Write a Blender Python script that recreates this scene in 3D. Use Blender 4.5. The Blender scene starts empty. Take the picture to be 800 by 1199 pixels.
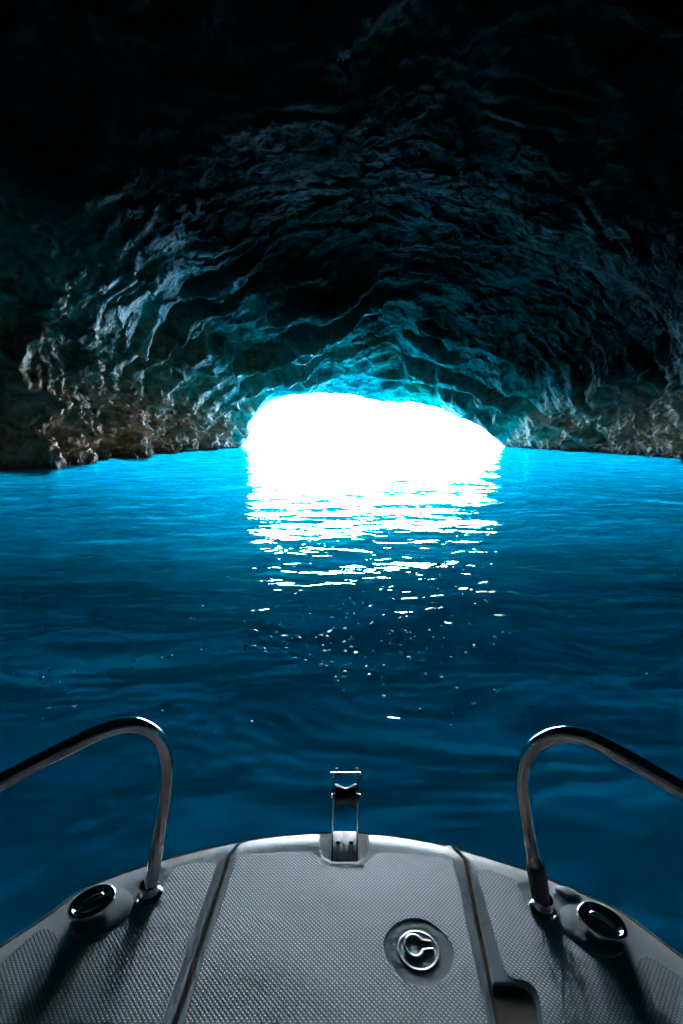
import bpy, bmesh, math, random
import numpy as np
from mathutils import Vector, Matrix
from mathutils.geometry import tessellate_polygon

random.seed(7)
R = math.radians
SC = bpy.context.scene
COL = SC.collection

# ------------------------------------------------------------------ camera maths
F_PX, PITCH, CAM_H = 566.0, R(9.68), 1.70       # focal length in px of an 800x1199 frame
CP, SP = math.cos(PITCH), math.sin(PITCH)
DECK_Z = 0.75

def ray(px, py):
    u = (px - 400.0) / F_PX
    v = (py - 599.5) / F_PX
    return Vector((u, CP - v * SP, -SP - v * CP))

def on_z(px, py, z):
    d = ray(px, py)
    t = (z - CAM_H) / d.z
    return Vector((d.x * t, d.y * t, z))

def on_y(px, py, y):
    d = ray(px, py)
    t = y / d.y
    return Vector((d.x * t, y, CAM_H + d.z * t))

# the boat trims by the bow: its own frame is turned about a pivot under the fore deck
TRIM = Matrix.Translation((0, .87, DECK_Z)) @ Matrix.Rotation(-R(5.0), 4, 'X') @ Matrix.Translation((0, -.87, -DECK_Z))
_TI = TRIM.inverted(); _CL = _TI @ Vector((0, 0, CAM_H)); _TR = _TI.to_3x3()

def b_z(px, py, z):
    d = _TR @ ray(px, py); t = (z - _CL.z) / d.z
    return _CL + d * t

def b_y(px, py, y):
    d = _TR @ ray(px, py); t = (y - _CL.y) / d.y
    return _CL + d * t

def dk(px, py, z=DECK_Z):
    p = b_z(px, py, z)
    return (p.x, p.y)

# ------------------------------------------------------------------ noise (vectorised)
_rng = np.random.RandomState(3)
_perm = np.concatenate([_rng.permutation(256)] * 3)
_g = _rng.normal(size=(256, 3)); _g /= np.linalg.norm(_g, axis=1)[:, None]

def pnoise(p):
    """gradient noise of an (N,3) array, about -0.7..0.7"""
    i = np.floor(p).astype(np.int64)
    f = p - i
    i &= 255
    w = f * f * f * (f * (f * 6 - 15) + 10)
    out = np.zeros(len(p))
    for dx in (0, 1):
        wx = w[:, 0] if dx else 1 - w[:, 0]
        for dy in (0, 1):
            wy = w[:, 1] if dy else 1 - w[:, 1]
            for dz in (0, 1):
                wz = w[:, 2] if dz else 1 - w[:, 2]
                h = _perm[_perm[_perm[(i[:, 0] + dx) & 255] + ((i[:, 1] + dy) & 255)] + ((i[:, 2] + dz) & 255)]
                gr = _g[h]
                out += wx * wy * wz * (gr[:, 0] * (f[:, 0] - dx) + gr[:, 1] * (f[:, 1] - dy) + gr[:, 2] * (f[:, 2] - dz))
    return out

def fbm(p, octs=4, gain=0.5):
    a, s, t = 1.0, 0.0, np.zeros(len(p))
    for k in range(octs):
        t += a * pnoise(p * (2.03 ** k) + 17.3 * k)
        s += a
        a *= gain
    return t / s * 1.6

def ridged(p, octs=4, gain=0.55):
    a, s, t = 1.0, 0.0, np.zeros(len(p))
    w = np.ones(len(p))
    for k in range(octs):
        n = 1 - np.abs(pnoise(p * (2.07 ** k) + 31.7 * k)) * 2.0
        n = np.clip(n, 0, 1) ** 2
        t += a * n * w
        w = np.clip(n * 1.6, 0, 1)
        s += a
        a *= gain
    return t / s

def facets(p, seed):
    """broken blocks: every Worley cell is a plane of its own tilt and height; returns height, edge distance"""
    i = np.floor(p).astype(np.int64)
    best = np.full(len(p), 9.0); second = np.full(len(p), 9.0); val = np.zeros(len(p))
    for dx in (-1, 0, 1):
        for dy in (-1, 0, 1):
            for dz in (-1, 0, 1):
                c = i + np.array([dx, dy, dz])
                h = _perm[_perm[_perm[(c[:, 0] + seed) & 255] + (c[:, 1] & 255)] + (c[:, 2] & 255)]
                g1 = _g[h]; g2 = _g[_perm[h + 1]]
                q_ = p - (c + .5 + g1 * .42)
                dd = (q_ * q_).sum(1)
                v = (q_ * g2).sum(1) + g1[:, 0] * .35
                nb = dd < best
                second = np.where(nb, best, np.minimum(second, dd))
                val = np.where(nb, v, val); best = np.where(nb, dd, best)
    return val, np.sqrt(second) - np.sqrt(best)

def smooth(a, b, x):
    t = np.clip((x - a) / (b - a), 0, 1)
    return t * t * (3 - 2 * t)

# ------------------------------------------------------------------ object helpers
def link(name, me, mat=None, parent=None, smooth_shade=True):
    if mat is not None:
        me.materials.append(mat)
    if smooth_shade:
        me.polygons.foreach_set('use_smooth', [True] * len(me.polygons))
    o = bpy.data.objects.new(name, me)
    COL.objects.link(o)
    if parent is not None:
        o.parent = parent
    return o

def obj_bm(name, bm, mat, parent=None, sharp=35):
    bmesh.ops.recalc_face_normals(bm, faces=bm.faces)
    for e in bm.edges:
        if len(e.link_faces) == 2 and e.calc_face_angle(0) > R(sharp):
            e.smooth = False
    me = bpy.data.meshes.new(name)
    bm.to_mesh(me); bm.free()
    return link(name, me, mat, parent)

def mesh_np(name, verts, quads, mat, smooth_shade=True):
    me = bpy.data.meshes.new(name)
    nv, nq = len(verts), len(quads)
    me.vertices.add(nv); me.vertices.foreach_set('co', np.asarray(verts, np.float32).ravel())
    me.loops.add(nq * 4); me.loops.foreach_set('vertex_index', np.asarray(quads, np.int32).ravel())
    me.polygons.add(nq); me.polygons.foreach_set('loop_start', np.arange(0, nq * 4, 4, dtype=np.int32))
    me.update(calc_edges=True)
    me.validate()
    return link(name, me, mat, None, smooth_shade)

def grid_quads(nu, nv):
    a = np.arange(nu * nv).reshape(nv, nu)
    return np.stack([a[:-1, :-1], a[:-1, 1:], a[1:, 1:], a[1:, :-1]], -1).reshape(-1, 4)

def props(o, label=None, cat=None, group=None, kind=None):
    if label: o['label'] = label
    if cat: o['category'] = cat
    if group: o['group'] = group
    if kind: o['kind'] = kind
    return o

# ------------------------------------------------------------------ materials
def new_mat(name):
    m = bpy.data.materials.new(name); m.use_nodes = True
    nt = m.node_tree
    for n in list(nt.nodes): nt.nodes.remove(n)
    out = nt.nodes.new('ShaderNodeOutputMaterial')
    return m, nt, out

def N(nt, typ, **kw):
    n = nt.nodes.new(typ)
    for k, v in kw.items():
        if k.startswith('i_'):
            key = k[2:]
            n.inputs[int(key) if key.isdigit() else key.replace('_', ' ')].default_value = v
        else:
            setattr(n, k, v)
    return n

def L(nt, a, b): nt.links.new(a, b)

def principled(nt, out, col=(.8, .8, .8, 1), rough=.5, metal=0.0):
    p = N(nt, 'ShaderNodeBsdfPrincipled')
    p.inputs['Base Color'].default_value = col
    p.inputs['Roughness'].default_value = rough
    p.inputs['Metallic'].default_value = metal
    L(nt, p.outputs[0], out.inputs[0])
    return p

def ramp(nt, stops):
    r = N(nt, 'ShaderNodeValToRGB')
    cr = r.color_ramp
    while len(cr.elements) > 1: cr.elements.remove(cr.elements[-1])
    cr.elements[0].position, cr.elements[0].color = stops[0]
    for pos, c in stops[1:]:
        e = cr.elements.new(pos); e.color = c
    return r

def mat_rock():
    m, nt, out = new_mat('limestone')
    p = principled(nt, out, rough=.42)
    p.inputs['Specular IOR Level'].default_value = .42
    geo = N(nt, 'ShaderNodeNewGeometry')
    big = N(nt, 'ShaderNodeTexNoise', i_Scale=.22, i_Detail=5, i_Roughness=.62)
    med = N(nt, 'ShaderNodeTexNoise', i_Scale=1.7, i_Detail=7, i_Roughness=.68)
    fine = N(nt, 'ShaderNodeTexNoise', i_Scale=7.0, i_Detail=8, i_Roughness=.7)
    vor = N(nt, 'ShaderNodeTexVoronoi', i_Scale=2.6); vor.feature = 'DISTANCE_TO_EDGE'
    warp = N(nt, 'ShaderNodeVectorMath', operation='MULTIPLY_ADD')
    L(nt, med.outputs['Color'], warp.inputs[0]); warp.inputs[1].default_value = (.6, .6, .6)
    for n in (big, med, fine): L(nt, geo.outputs['Position'], n.inputs['Vector'])
    L(nt, geo.outputs['Position'], warp.inputs[2]); L(nt, warp.outputs[0], vor.inputs['Vector'])
    r1 = ramp(nt, [(.32, (.07, .06, .05, 1)), (.44, (.25, .225, .195, 1)), (.54, (.40, .35, .28, 1)), (.66, (.46, .30, .16, 1))])
    L(nt, big.outputs[0], r1.inputs[0])
    r2 = ramp(nt, [(.30, (.22, .20, .18, 1)), (.47, (.75, .70, .64, 1)), (.56, (.95, .90, .84, 1)), (.72, (1.2, 1.12, 1.0, 1))])
    L(nt, med.outputs[0], r2.inputs[0])
    mul = N(nt, 'ShaderNodeMix', data_type='RGBA', blend_type='MULTIPLY'); mul.inputs[0].default_value = 1
    L(nt, r1.outputs[0], mul.inputs[6]); L(nt, r2.outputs[0], mul.inputs[7])
    sepc = N(nt, 'ShaderNodeSeparateXYZ'); L(nt, geo.outputs['Position'], sepc.inputs[0])
    # rusty ochre rock on the left side of the cave, brown rock with the cave's shade painted in high up and right
    def side_mask(sock, lo, hi, amp_):
        a_ = N(nt, 'ShaderNodeMath', operation='MULTIPLY_ADD', i_1=amp_); L(nt, big.outputs[0], a_.inputs[0]); L(nt, sock, a_.inputs[2])
        m_ = N(nt, 'ShaderNodeMapRange'); m_.inputs[1].default_value = lo; m_.inputs[2].default_value = hi
        L(nt, a_.outputs[0], m_.inputs[0]); return m_
    ml = side_mask(sepc.outputs['X'], -4.5, -8.5, 7.0)
    ch = ramp(nt, [(.32, (.12, .075, .045, 1)), (.48, (.50, .32, .17, 1)), (.62, (.62, .50, .31, 1))]); L(nt, med.outputs[0], ch.inputs[0])
    mxl = N(nt, 'ShaderNodeMix', data_type='RGBA'); mlf = N(nt, 'ShaderNodeMath', operation='MULTIPLY', i_1=.8); L(nt, ml.outputs[0], mlf.inputs[0]); L(nt, mlf.outputs[0], mxl.inputs[0])
    L(nt, mul.outputs[2], mxl.inputs[6]); L(nt, ch.outputs[0], mxl.inputs[7])
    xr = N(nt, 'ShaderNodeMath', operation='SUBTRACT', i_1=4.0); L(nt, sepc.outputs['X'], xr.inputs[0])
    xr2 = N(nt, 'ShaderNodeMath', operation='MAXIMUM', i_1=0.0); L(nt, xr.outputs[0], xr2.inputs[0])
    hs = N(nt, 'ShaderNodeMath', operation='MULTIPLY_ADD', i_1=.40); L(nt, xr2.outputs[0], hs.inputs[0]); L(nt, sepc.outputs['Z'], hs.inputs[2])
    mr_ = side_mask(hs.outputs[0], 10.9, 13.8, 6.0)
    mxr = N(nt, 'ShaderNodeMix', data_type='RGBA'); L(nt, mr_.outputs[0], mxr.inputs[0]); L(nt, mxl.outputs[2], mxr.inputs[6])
    dk_ = ramp(nt, [(.38, (.018, .014, .012, 1)), (.68, (.075, .05, .036, 1))]); L(nt, med.outputs[0], dk_.inputs[0]); L(nt, dk_.outputs[0], mxr.inputs[7])  # near-black tones paint the roof's shade into the brown rock
    # tan band low on the right shore
    tz_ = side_mask(sepc.outputs['Z'], 7.0, 4.2, 4.0); tx_ = side_mask(sepc.outputs['X'], 15.0, 17.5, 3.0)
    tm = N(nt, 'ShaderNodeMath', operation='MULTIPLY'); L(nt, tz_.outputs[0], tm.inputs[0]); L(nt, tx_.outputs[0], tm.inputs[1])
    mxt = N(nt, 'ShaderNodeMix', data_type='RGBA'); L(nt, tm.outputs[0], mxt.inputs[0]); L(nt, mxr.outputs[2], mxt.inputs[6])
    tc_ = ramp(nt, [(.34, (.20, .15, .10, 1)), (.5, (.52, .43, .30, 1)), (.62, (.64, .56, .42, 1))]); L(nt, med.outputs[0], tc_.inputs[0]); L(nt, tc_.outputs[0], mxt.inputs[7])
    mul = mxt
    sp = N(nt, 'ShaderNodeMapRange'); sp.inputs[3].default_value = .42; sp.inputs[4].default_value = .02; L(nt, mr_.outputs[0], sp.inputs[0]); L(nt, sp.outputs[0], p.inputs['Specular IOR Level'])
    wet = N(nt, 'ShaderNodeTexNoise', i_Scale=.35, i_Detail=6, i_Roughness=.65); L(nt, geo.outputs['Position'], wet.inputs['Vector'])
    wr = N(nt, 'ShaderNodeMapRange'); wr.inputs[1].default_value = .40; wr.inputs[2].default_value = .60; wr.inputs[3].default_value = .38; wr.inputs[4].default_value = .78
    L(nt, wet.outputs[0], wr.inputs[0]); L(nt, wr.outputs[0], p.inputs['Roughness'])
    # dark algae band at the tide line
    sep = N(nt, 'ShaderNodeSeparateXYZ'); L(nt, geo.outputs['Position'], sep.inputs[0])
    add = N(nt, 'ShaderNodeMath', operation='MULTIPLY_ADD', i_1=1.6)
    L(nt, fine.outputs[0], add.inputs[0]); L(nt, sep.outputs['Z'], add.inputs[2])
    tide = N(nt, 'ShaderNodeMapRange'); tide.inputs[1].default_value = 1.35; tide.inputs[2].default_value = .85
    L(nt, add.outputs[0], tide.inputs[0])
    mx = N(nt, 'ShaderNodeMix', data_type='RGBA'); L(nt, tide.outputs[0], mx.inputs[0])
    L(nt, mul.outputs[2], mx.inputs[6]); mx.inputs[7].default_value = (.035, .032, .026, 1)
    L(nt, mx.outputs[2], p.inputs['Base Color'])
    h1 = N(nt, 'ShaderNodeMath', operation='MULTIPLY', i_1=.35); L(nt, med.outputs[0], h1.inputs[0])
    h2 = N(nt, 'ShaderNodeMath', operation='MULTIPLY_ADD', i_1=.13); L(nt, fine.outputs[0], h2.inputs[0]); L(nt, h1.outputs[0], h2.inputs[2])
    vm = N(nt, 'ShaderNodeMath', operation='MINIMUM', i_1=.12); L(nt, vor.outputs[0], vm.inputs[0])
    h3 = N(nt, 'ShaderNodeMath', operation='MULTIPLY_ADD', i_1=.3); L(nt, vm.outputs[0], h3.inputs[0]); L(nt, h2.outputs[0], h3.inputs[2])
    grit = N(nt, 'ShaderNodeTexNoise', i_Scale=24, i_Detail=6, i_Roughness=.7); L(nt, geo.outputs['Position'], grit.inputs['Vector'])
    h4 = N(nt, 'ShaderNodeMath', operation='MULTIPLY_ADD', i_1=.055); L(nt, grit.outputs[0], h4.inputs[0]); L(nt, h3.outputs[0], h4.inputs[2]); h3 = h4
    b = N(nt, 'ShaderNodeBump', i_Strength=1.0, i_Distance=.42)
    L(nt, h3.outputs[0], b.inputs['Height']); L(nt, b.outputs[0], p.inputs['Normal'])
    return m

def mat_sea():
    m, nt, out = new_mat('sea_water')
    geo = N(nt, 'ShaderNodeNewGeometry')
    mp = N(nt, 'ShaderNodeMapping'); mp.inputs['Scale'].default_value = (.75, 1.25, 1)
    L(nt, geo.outputs['Position'], mp.inputs[0])
    n1 = N(nt, 'ShaderNodeTexNoise', i_Scale=1.15, i_Detail=2.0, i_Roughness=.4, i_Distortion=.6)
    n2 = N(nt, 'ShaderNodeTexNoise', i_Scale=3.6, i_Detail=2.0, i_Roughness=.45, i_Distortion=.9)
    for n in (n1, n2): L(nt, mp.outputs[0], n.inputs['Vector'])
    a = N(nt, 'ShaderNodeMath', operation='MULTIPLY', i_1=SEA_B1); L(nt, n1.outputs[0], a.inputs[0])
    b_ = N(nt, 'ShaderNodeMath', operation='MULTIPLY_ADD', i_1=SEA_B2); L(nt, n2.outputs[0], b_.inputs[0]); L(nt, a.outputs[0], b_.inputs[2])
    bump = N(nt, 'ShaderNodeBump', i_Strength=1.0, i_Distance=1.0); L(nt, b_.outputs[0], bump.inputs['Height'])
    gl = N(nt, 'ShaderNodeBsdfGlossy', i_Roughness=.02); L(nt, bump.outputs[0], gl.inputs['Normal'])
    tr = N(nt, 'ShaderNodeBsdfTransparent'); tr.inputs[0].default_value = SEA_TINT
    n3 = N(nt, 'ShaderNodeTexNoise', i_Scale=.95, i_Detail=3, i_Roughness=.5, i_Distortion=.3); L(nt, mp.outputs[0], n3.inputs['Vector'])
    bsoft = N(nt, 'ShaderNodeBump', i_Strength=1.0, i_Distance=SEA_SOFT); L(nt, n3.outputs[0], bsoft.inputs['Height'])
    di = N(nt, 'ShaderNodeBsdfDiffuse'); di.inputs[0].default_value = SEA_DIFF; L(nt, bsoft.outputs[0], di.inputs['Normal'])
    tl = N(nt, 'ShaderNodeBsdfTranslucent'); tl.inputs[0].default_value = SEA_TRANSL; L(nt, bsoft.outputs[0], tl.inputs['Normal'])
    m1 = N(nt, 'ShaderNodeMixShader'); m1.inputs[0].default_value = .52
    L(nt, di.outputs[0], m1.inputs[1]); L(nt, tl.outputs[0], m1.inputs[2])
    rf = N(nt, 'ShaderNodeBsdfRefraction', i_Roughness=.42, i_IOR=1.08); rf.inputs[0].default_value = SEA_TINT; L(nt, bsoft.outputs[0], rf.inputs['Normal'])
    m1b = N(nt, 'ShaderNodeMixShader'); m1b.inputs[0].default_value = SEA_REFR
    L(nt, m1.outputs[0], m1b.inputs[1]); L(nt, rf.outputs[0], m1b.inputs[2]); m1 = m1b
    m2 = N(nt, 'ShaderNodeMixShader'); m2.inputs[0].default_value = SEA_MIX
    L(nt, tr.outputs[0], m2.inputs[1]); L(nt, m1.outputs[0], m2.inputs[2])
    fr = N(nt, 'ShaderNodeFresnel', i_IOR=1.2); L(nt, bump.outputs[0], fr.inputs['Normal'])
    m3 = N(nt, 'ShaderNodeMixShader'); L(nt, fr.outputs[0], m3.inputs[0])
    L(nt, m2.outputs[0], m3.inputs[1]); L(nt, gl.outputs[0], m3.inputs[2])
    L(nt, m3.outputs[0], out.inputs[0])
    ab = N(nt, 'ShaderNodeVolumeAbsorption'); ab.inputs["Color"].default_value = SEA_ABS + (1,); ab.inputs['Density'].default_value = SEA_DENS
    L(nt, ab.outputs[0], out.inputs['Volume'])
    return m

SEA_B1, SEA_B2 = .057, .018
SEA_TINT = (.3, .90, .975, 1)
SEA_DIFF = (.03, .40, .54, 1)
SEA_TRANSL = (.3, .90, .975, 1)
SEA_ABS, SEA_DENS = (0, .916, .944), .14
SEA_MIX = .955
SEA_SOFT = .34
SEA_REFR = .5

def mat_seabed():
    """pale sand outside the cave; floor inside painted dark so the water dims towards the boat"""
    m, nt, out = new_mat('sand_and_dimmed_floor')
    p = principled(nt, out, rough=.9)
    geo = N(nt, 'ShaderNodeNewGeometry')
    n = N(nt, 'ShaderNodeTexNoise', i_Scale=.25, i_Detail=5); L(nt, geo.outputs['Position'], n.inputs['Vector'])
    r = ramp(nt, [(.35, (.30, .30, .26, 1)), (.65, (.72, .69, .60, 1))])
    L(nt, n.outputs[0], r.inputs[0])
    n2 = N(nt, 'ShaderNodeTexNoise', i_Scale=.09, i_Detail=6, i_Roughness=.6); L(nt, geo.outputs['Position'], n2.inputs['Vector'])
    sep = N(nt, 'ShaderNodeSeparateXYZ'); L(nt, geo.outputs['Position'], sep.inputs[0])
    a = N(nt, 'ShaderNodeMath', operation='MULTIPLY_ADD', i_1=26.0); L(nt, n2.outputs[0], a.inputs[0]); L(nt, sep.outputs['Y'], a.inputs[2])
    mr = N(nt, 'ShaderNodeMapRange'); mr.inputs[1].default_value = 40; mr.inputs[2].default_value = 62
    L(nt, a.outputs[0], mr.inputs[0])
    mx = N(nt, 'ShaderNodeMix', data_type='RGBA'); L(nt, mr.outputs[0], mx.inputs[0])
    mx.inputs[6].default_value = (.025, .03, .025, 1); L(nt, r.outputs[0], mx.inputs[7])  # dark inner floor stands in for daylight fading away from the mouth
    L(nt, mx.outputs[2], p.inputs['Base Color'])
    return m

def mat_gelcoat():
    m, nt, out = new_mat('white_gelcoat')
    p = principled(nt, out, (.72, .73, .73, 1), .3)
    geo = N(nt, 'ShaderNodeNewGeometry')
    n = N(nt, 'ShaderNodeTexNoise', i_Scale=9, i_Detail=8, i_Roughness=.7); L(nt, geo.outputs['Position'], n.inputs['Vector'])
    r = ramp(nt, [(.33, (.50, .53, .55, 1)), (.44, (.72, .76, .785, 1)), (.8, (.77, .81, .83, 1))])
    L(nt, n.outputs[0], r.inputs[0]); L(nt, r.outputs[0], p.inputs['Base Color'])
    n2 = N(nt, 'ShaderNodeTexNoise', i_Scale=25, i_Detail=5); L(nt, geo.outputs['Position'], n2.inputs['Vector'])
    rr = N(nt, 'ShaderNodeMapRange'); rr.inputs[3].default_value = .2; rr.inputs[4].default_value = .48
    L(nt, n2.outputs[0], rr.inputs[0]); L(nt, rr.outputs[0], p.inputs['Roughness'])
    b = N(nt, 'ShaderNodeBump', i_Strength=.25, i_Distance=.002); L(nt, n2.outputs[0], b.inputs['Height']); L(nt, b.outputs[0], p.inputs['Normal'])
    return m

def mat_nonskid():
    """moulded diamond non-skid: a 45 degree lattice of little pyramids (bump)"""
    m, nt, out = new_mat('diamond_nonskid')
    p = principled(nt, out, (.6, .6, .6, 1), .45)
    tc = N(nt, 'ShaderNodeTexCoord')
    mp = N(nt, 'ShaderNodeMapping'); mp.inputs['Rotation'].default_value = (0, 0, R(45))
    L(nt, tc.outputs['Object'], mp.inputs[0])
    sep = N(nt, 'ShaderNodeSeparateXYZ'); L(nt, mp.outputs[0], sep.inputs[0])
    tri = []
    for ax in ('X', 'Y'):
        pp = N(nt, 'ShaderNodeMath', operation='PINGPONG', i_1=.5 * NS_P); L(nt, sep.outputs[ax], pp.inputs[0])
        tri.append(pp)
    mn = N(nt, 'ShaderNodeMath', operation='MINIMUM'); L(nt, tri[0].outputs[0], mn.inputs[0]); L(nt, tri[1].outputs[0], mn.inputs[1])
    cl = N(nt, 'ShaderNodeMath', operation='MINIMUM', i_1=.36 * NS_P); L(nt, mn.outputs[0], cl.inputs[0])
    b = N(nt, 'ShaderNodeBump', i_Strength=1.0, i_Distance=NS_H); L(nt, cl.outputs[0], b.inputs['Height'])
    L(nt, b.outputs[0], p.inputs['Normal'])
    # darker colour in the valleys between the pyramids, paler tops; patchy wear
    sc = N(nt, 'ShaderNodeMapRange'); sc.inputs[1].default_value = .03 * NS_P; sc.inputs[2].default_value = .2 * NS_P
    L(nt, mn.outputs[0], sc.inputs[0])
    no = N(nt, 'ShaderNodeTexNoise', i_Scale=6, i_Detail=7, i_Roughness=.65); L(nt, tc.outputs['Object'], no.inputs['Vector'])
    wear = ramp(nt, [(.3, (.53, .575, .61, 1)), (.5, (.66, .71, .745, 1)), (.7, (.72, .765, .80, 1))])
    L(nt, no.outputs[0], wear.inputs[0])
    mx = N(nt, 'ShaderNodeMix', data_type='RGBA'); L(nt, sc.outputs[0], mx.inputs[0])
    mx.inputs[6].default_value = (.23, .245, .255, 1); L(nt, wear.outputs[0], mx.inputs[7])
    L(nt, mx.outputs[2], p.inputs['Base Color'])
    return m
NS_P, NS_H = .0058, .36

def mat_steel(name='polished_steel', rough=.12, col=(.72, .71, .70, 1)):
    m, nt, out = new_mat(name)
    p = principled(nt, out, col, rough, 1.0)
    geo = N(nt, 'ShaderNodeNewGeometry')
    n = N(nt, 'ShaderNodeTexNoise', i_Scale=60, i_Detail=6); L(nt, geo.outputs['Position'], n.inputs['Vector'])
    rr = N(nt, 'ShaderNodeMapRange'); rr.inputs[3].default_value = rough * .95; rr.inputs[4].default_value = rough * 1.05
    L(nt, n.outputs[0], rr.inputs[0]); L(nt, rr.outputs[0], p.inputs['Roughness'])
    return m

def mat_plain(name, col, rough=.5, metal=0.0, scale=40, var=.25):
    m, nt, out = new_mat(name)
    p = principled(nt, out, col, rough, metal)
    geo = N(nt, 'ShaderNodeNewGeometry')
    n = N(nt, 'ShaderNodeTexNoise', i_Scale=scale, i_Detail=6); L(nt, geo.outputs['Position'], n.inputs['Vector'])
    a = tuple(c * (1 - var) for c in col[:3]) + (1,); b = tuple(min(1, c * (1 + var)) for c in col[:3]) + (1,)
    r = ramp(nt, [(.3, a), (.7, b)]); L(nt, n.outputs[0], r.inputs[0]); L(nt, r.outputs[0], p.inputs['Base Color'])
    return m

def mat_stained_plate():
    m, nt, out = new_mat('rust_stained_plate')
    p = principled(nt, out, rough=.4, metal=.35)
    geo = N(nt, 'ShaderNodeNewGeometry')
    mp = N(nt, 'ShaderNodeMapping'); mp.inputs['Scale'].default_value = (60, 14, 30); L(nt, geo.outputs['Position'], mp.inputs[0])
    n = N(nt, 'ShaderNodeTexNoise', i_Scale=1, i_Detail=5); L(nt, mp.outputs[0], n.inputs['Vector'])
    r = ramp(nt, [(.35, (.62, .62, .60, 1)), (.58, (.55, .50, .45, 1)), (.7, (.33, .14, .07, 1))])
    L(nt, n.outputs[0], r.inputs[0]); L(nt, r.outputs[0], p.inputs['Base Color'])
    return m

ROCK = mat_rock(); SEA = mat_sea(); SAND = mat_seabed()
GEL = mat_gelcoat(); NONSKID = mat_nonskid()
STEEL = mat_steel(rough=.06, col=(.80, .79, .78, 1)); DSTEEL = mat_plain('tarnished_steel', (.035, .034, .034, 1), .4, .6)
SATIN = mat_steel('satin_steel', .36, (.72, .72, .72, 1))
DULL = mat_steel('brushed_steel', .28, (.5, .49, .48, 1))
RUBBER = mat_plain('black_rubber', (.012, .012, .013, 1), .45)
GROOVE = mat_plain('grimy_gutter', (.22, .17, .13, 1), .3, 0, 30, .5)
PLATE = mat_stained_plate()
SLEEVE = mat_plain('grey_sleeve', (.17, .16, .165, 1), .6)
FOAM = mat_plain('foam_white', (.8, .82, .82, 1), .35, 0, 5, .05)
FOAM.node_tree.nodes['Principled BSDF'].inputs['Coat Weight'].default_value = 1.0; FOAM.node_tree.nodes['Principled BSDF'].inputs['Coat Roughness'].default_value = .08
_nt = FOAM.node_tree; _p = next(n_ for n_ in _nt.nodes if n_.type == 'BSDF_PRINCIPLED'); _o = next(n_ for n_ in _nt.nodes if n_.type == 'OUTPUT_MATERIAL')
_tl = N(_nt, 'ShaderNodeBsdfTranslucent'); _tl.inputs[0].default_value = (.85, .88, .88, 1)
_mx = N(_nt, 'ShaderNodeMixShader'); _mx.inputs[0].default_value = .55
L(_nt, _p.outputs[0], _mx.inputs[1]); L(_nt, _tl.outputs[0], _mx.inputs[2]); L(_nt, _mx.outputs[0], _o.inputs[0])
DARK = mat_plain('dark_bolt', (.03, .025, .022, 1), .4, .5)

# ------------------------------------------------------------------ the cave shell
def catmull(keys, vals, q):
    keys = np.asarray(keys, float); vals = np.asarray(vals, float)
    i = np.clip(np.searchsorted(keys, q, side='right') - 1, 0, len(keys) - 2)
    k0, k1 = keys[i], keys[i + 1]
    t = ((q - k0) / (k1 - k0))
    sh = (len(q),) + (1,) * (vals.ndim - 1)
    def tang(j):
        jm, jp = np.clip(j - 1, 0, len(keys) - 1), np.clip(j + 1, 0, len(keys) - 1)
        return (vals[jp] - vals[jm]) / (keys[jp] - keys[jm]).reshape(sh)
    dt = (k1 - k0).reshape(sh); t = t.reshape(sh)
    return ((2 * t ** 3 - 3 * t ** 2 + 1) * vals[i] + (t ** 3 - 2 * t ** 2 + t) * dt * tang(i)
            + (-2 * t ** 3 + 3 * t ** 2) * vals[i + 1] + (t ** 3 - t ** 2) * dt * tang(i + 1))

def px_station(Y, pts): return [(on_y(a, b, Y).x, on_y(a, b, Y).z) for a, b in pts]

st48 = px_station(48, [(285, 523), (290, 505), (299, 487), (318, 469), (350, 461), (400, 460), (445, 466), (500, 473), (540, 487), (570, 503), (597, 523)])
st43 = px_station(43, [(256, 526), (258, 500), (273, 477), (302, 454), (347, 435), (399, 418), (448, 402), (507, 422), (562, 454), (610, 488), (640, 526)])
st37 = px_station(37, [(206, 530), (204, 500), (218, 466), (264, 432), (330, 400), (394, 374), (450, 344), (542, 366), (626, 422), (678, 474), (692, 530)])
st33 = px_station(33, [(170, 533), (166, 495), (178, 454), (224, 406), (297, 359), (379, 322), (454, 292), (562, 318), (680, 393), (738, 462), (745, 533)])
st30 = px_station(30, [(134, 536), (130, 490), (144, 440), (190, 384), (266, 329), (362, 284), (460, 254), (578, 286), (718, 366), (778, 450), (786, 536)])
st22 = px_station(22, [(20, 548), (45, 480), (70, 398), (115, 318), (190, 248), (298, 194), (440, 165), (605, 192), (775, 300), (865, 428), (885, 548)])
st14 = [(-18.5, 0), (-19, 3), (-18, 7), (-15, 11), (-9.5, 14), (-2.5, 15.6), (5, 15.6), (12, 14), (18, 11), (21.5, 6), (22, 0)]
st4 = [(x * 1.04, z * 1.02) for x, z in st14]
stm6 = [(x * .95, z * .92) for x, z in st14]
stm14 = [(x * .6, z * .7) for x, z in st14]
stm18 = [(x * .08, z * .12) for x, z in st14]
def sc_st(st, s, cx=3.3): return [((x - cx) * s + cx, z * s) for x, z in st]
st50 = sc_st(st48, 1.22); st52 = sc_st(st48, 2.6); st54 = sc_st(st48, 9.0)
KY = [-18, -14, -6, 4, 14, 22, 30, 33, 37, 43, 48, 50, 52, 54]
STS = [stm18, stm14, stm6, st4, st14, st22, st30, st33, st37, st43, st48, st50, st52, st54]
full = np.array(STS)                                         # stations x 11 x 2
ys = np.concatenate([np.linspace(-18, 8, 70)[:-1], np.linspace(8, 20, 110)[:-1], np.linspace(20, 49, 640)[:-1], np.linspace(49, 54, 30)])
prof = catmull(KY, full, ys)                                 # ny x 11 x 2
NU = 880; NB = 14
kk = np.array([0, .06, .13, .22, .33, .44, .55, .66, .77, .89, 1.0])
P = catmull(kk, prof.transpose(1, 0, 2), np.linspace(0, 1, NU)).transpose(1, 0, 2)
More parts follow.
